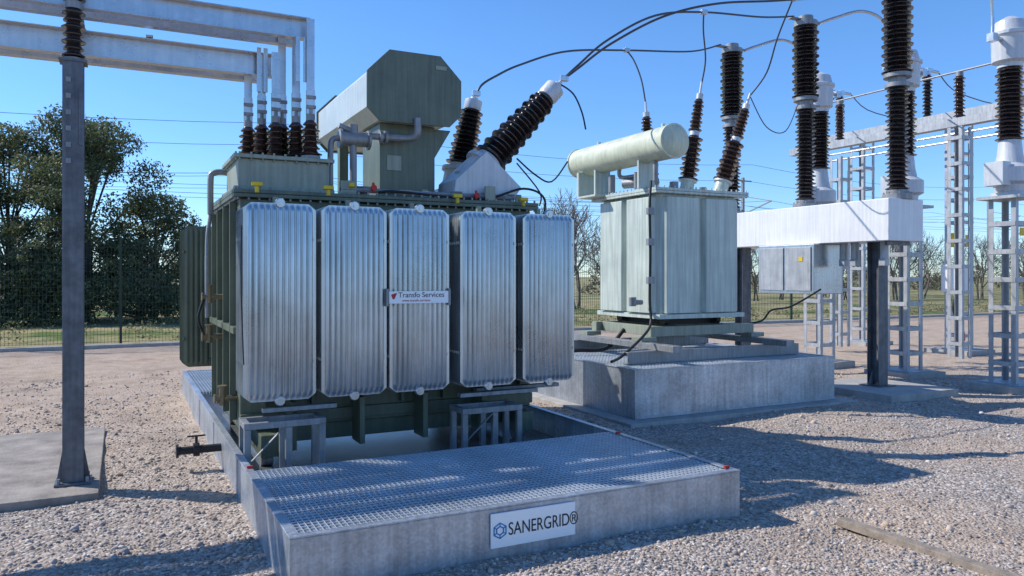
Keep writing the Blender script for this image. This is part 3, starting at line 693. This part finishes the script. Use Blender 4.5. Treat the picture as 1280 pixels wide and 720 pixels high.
def leaves(name,parent,clumps,per,size,m):
    C=[];V=[]
    for (cx,cy,cz,r) in clumps:
        k=int(per*r*r)
        d=rng.normal(size=(k,3));d/=np.linalg.norm(d,axis=1)[:,None]
        rr=r*rng.uniform(.2,1,(k,1))**.5*rng.uniform(.8,1.25,(k,1))
        V.append(d*rr*np.array([1,1,.8])+np.array([cx,cy,cz]));C.append(np.clip(rng.normal(.45+.25*math.sin(cx*7+cz*5),.2,k),0,1))
    P=np.vstack(V);c=np.concatenate(C);N=len(P)
    a=rng.normal(size=(N,3));a/=np.linalg.norm(a,axis=1)[:,None];q=rng.normal(size=(N,3));bb=np.cross(a,q);bb/=np.linalg.norm(bb,axis=1)[:,None]
    s=size*rng.uniform(.6,1.4,(N,1))
    W=np.stack([P-a*s,P-bb*s*.5,P+a*s,P+bb*s*.5],1).reshape(-1,3)
    W[:,2]=np.maximum(W[:,2],.01)
    me=bpy.data.meshes.new(name);me.vertices.add(len(W));me.vertices.foreach_set('co',W.ravel().astype(np.float32))
    me.loops.add(4*N);me.loops.foreach_set('vertex_index',np.arange(4*N,dtype=np.int32));me.polygons.add(N);me.polygons.foreach_set('loop_start',np.arange(0,4*N,4,dtype=np.int32));me.update(calc_edges=True)
    at=me.attributes.new('leaf','FLOAT','POINT');at.data.foreach_set('value',np.repeat(c,4).astype(np.float32))
    me.materials.append(m);o=bpy.data.objects.new(name,me);scene.collection.objects.link(o)
    if parent: o.parent=parent;o.location=-parent.location
    return o
def evergreen(x,y,h,w):
    T=root('evergreen_tree',(x,y,0));cl=[];b=B()
    b.tube([(x,y,0),(x+.1,y,h*.2),(x,y+.1,h*.45)],.16,8,3)
    for k in range(78):
        g=random.uniform(0,6.28);f=random.uniform(0,1);zz=h*(.08+.84*f);rad=w*.5*math.sin(math.pi*min(1,.28+.66*f))**.6*random.uniform(.3,1.05)
        px,py=x+rad*math.cos(g),y+rad*math.sin(g);r=random.uniform(.38,.85)*h/8
        cl.append((px,py,zz,r))
        if k%4==0: b.tube([(x,y,min(h*.4,zz*.5)),((x+px)/2,(y+py)/2,zz*.75),(px,py,zz)],.04,5,3)
    b.obj('trunk_and_limbs',T,'bark');leaves('crown',T,cl,1100,.062,LM)
for a in ((-3.9,35.6,7.9,5.6),(-1.2,33.4,8.3,5.4),(1.2,34.5,5.4,3.8),(-7.2,37,8.2,5.5),(3.1,36.5,3.9,3.2),(-5.6,33,4.8,4.6),(-2.4,32,4.2,4.0),(.6,32.2,3.2,3.2)): evergreen(*a)
cl=[(x_,31+random.uniform(-1,1),random.uniform(.2,1.5),random.uniform(.5,1.1)) for x_ in np.arange(-14,3.8,.42)]
leaves('hedge',None,cl,750,.06,LM)
def bare_mesh(seed,h):
    rnd=random.Random(seed);b=B()
    def br(p,d,L,r,lv):
        q=p+d*L*.5+Vector((rnd.uniform(-1,1),rnd.uniform(-1,1),0))*L*.05;e_=q+(d+Vector((rnd.uniform(-.2,.2),rnd.uniform(-.2,.2),.08))).normalized()*L*.5
        b.tube([p,q,e_],r,4 if lv<3 else 3)
        if lv>=5: return
        for k in range(rnd.choice((2,3,3)) if lv<4 else 4):
            a=rnd.uniform(.3,.85);g=rnd.uniform(0,6.28);o=d.orthogonal().normalized();o2=d.cross(o)
            nd=(d*math.cos(a)+(o*math.cos(g)+o2*math.sin(g))*math.sin(a)+Vector((0,0,.12))).normalized()
            br(e_ if k<2 else q,nd,L*rnd.uniform(.6,.85),max(r*.58,.010),lv+1)
    for s in range(3): br(Vector((rnd.uniform(-.3,.3),rnd.uniform(-.3,.3),0)),Vector((rnd.uniform(-.35,.35),rnd.uniform(-.35,.35),1)).normalized(),h*.27,h*.011,0)
    me=bpy.data.meshes.new('bare_tree');me.from_pydata([tuple(v) for v in b.v],[],b.f);me.materials.append(M['twig']);return me
bm_=[bare_mesh(k,7) for k in range(3)]
pl=[(19.0,32.5,1.0),(21.0,33.6,1.05),(23.0,34,.8),(26,38,.9),(30,36,.7),(34,37,.8),(38.5,39,.9),(42,40,.8),(46,38,.75),(49,36,.9),(53,37,.8),(57,35,.85),(61,34,.9),(66,36,.9),(70,33,.9),(9,45,.7),(5,44,.6),(13,46,.7),(36,44,.9),(44,46,.9),(51,44,1),(59,43,1)]
for k,(x_,y_,s_) in enumerate(pl):
    o=bpy.data.objects.new('bare_tree',bm_[k%3]);o.location=(x_,y_,0);o.rotation_euler=(0,0,k*1.7);o.scale=(s_,s_,s_);scene.collection.objects.link(o)
cl=[(x_,62+random.uniform(-4,4),random.uniform(.3,2.4),random.uniform(.8,1.7)) for x_ in np.arange(-40,150,1.3)]
leaves('distant_tree_line',None,cl,130,.14,LD)
cl=[(random.uniform(-14,70),21.6+random.uniform(0,1)**1.5*9,0,random.uniform(.2,.5)) for _ in range(420)]
leaves('meadow_grass',None,cl,420,.045,LG)

def mast(x,y):
    T=root('catenary_mast',(x,y,0));b=B();b.box(x-.1,x+.1,y-.1,y+.1,0,9.5);b.bar((x,y-.1,6.6),(x,y-3,7.4),.08,.08);b.bar((x,y-.1,8.0),(x,y-3,7.4),.06,.06);b.bar((x,y-.1,6.4),(x,y-2.6,6.1),.05,.05);b.box(x-.9,x+.9,y-.04,y+.04,9.2,9.3);b.obj('mast',T,'galvdark')
for x_ in (44,76,-28): mast(x_,46)
T=root('railway_overhead_line',(20,44,6));b=B()
for yy,zz,sg in ((43,7.4,1.0),(43,6.05,.1),(46,9.3,.8),(49,7.9,.9),(49,6.4,.15),(45,10.4,.9),(52,8.4,.8),(47,7.0,.3),(51,7.3,.6)):
    for a0,a1 in ((-60,-28),(-28,8),(8,44),(44,76),(76,110)):
        b.tube([(a0+(a1-a0)*t,yy,zz-sg*4*t*(1-t)*.8) for t in np.linspace(0,1,9)],.015,4)
b.obj('wires',T,'cable')

T=root('timber_edging',(4.5,3,0));b=B();b.box(4.42,4.50,2.0,3.72,-.03,.022);b.obj('board',T,'wood',bevel=.004)

# ------------------------------------------------------------------ light, sky, camera
az=Vector((-.76,.65)).normalized();el=R(41)
src=Vector((az.x*math.cos(el),az.y*math.cos(el),math.sin(el)))
L=bpy.data.lights.new('sun','SUN');L.energy=5.0;L.angle=R(.5);L.color=(1,.95,.87)
o=bpy.data.objects.new('sun',L);o.rotation_euler=src.to_track_quat('Z','Y').to_euler();scene.collection.objects.link(o)
w=bpy.data.worlds.new('World');scene.world=w;w.use_nodes=True;nt=w.node_tree
sk=nt.nodes.new('ShaderNodeTexSky');sk.sky_type='NISHITA';sk.sun_disc=False;sk.sun_elevation=el;sk.sun_rotation=math.atan2(az.x,az.y);sk.air_density=1.0;sk.dust_density=.0;sk.ozone_density=2.5
hs=nt.nodes.new('ShaderNodeHueSaturation');hs.inputs['Saturation'].default_value=1.18;hs.inputs['Value'].default_value=1.12;nt.links.new(sk.outputs['Color'],hs.inputs['Color'])
tc=nt.nodes.new('ShaderNodeTexCoord');sp=nt.nodes.new('ShaderNodeSeparateXYZ');nt.links.new(tc.outputs['Generated'],sp.inputs['Vector'])
rp=nt.nodes.new('ShaderNodeValToRGB');e=rp.color_ramp.elements;e[0].position=0;e[0].color=(.58,.78,1.0,1);e[1].position=.30;e[1].color=(.84,.97,1.0,1)
nt.links.new(sp.outputs['Z'],rp.inputs['Fac'])
tm=nt.nodes.new('ShaderNodeMix');tm.data_type='RGBA';tm.blend_type='MULTIPLY';tm.inputs['Factor'].default_value=1
nt.links.new(hs.outputs['Color'],tm.inputs['A']);nt.links.new(rp.outputs['Color'],tm.inputs['B'])
tm2=nt.nodes.new('ShaderNodeMix');tm2.data_type='RGBA';tm2.blend_type='MULTIPLY';tm2.inputs['Factor'].default_value=1;tm2.inputs['B'].default_value=(1.0,1.02,1.20,1)
nt.links.new(tm.outputs['Result'],tm2.inputs['A'])
nt.links.new(tm2.outputs['Result'],nt.nodes['Background'].inputs['Color']);nt.nodes['Background'].inputs['Strength'].default_value=.15
scene.view_settings.view_transform='Standard';scene.view_settings.look='None';scene.view_settings.exposure=0
cam=bpy.data.cameras.new('camera');cam.sensor_width=36;cam.lens=27;cam.shift_y=-15/1280;cam.clip_end=3000
o=bpy.data.objects.new('camera',cam);o.location=(0,0,1.7);o.rotation_euler=(R(90),0,R(-27));scene.collection.objects.link(o);scene.camera=o
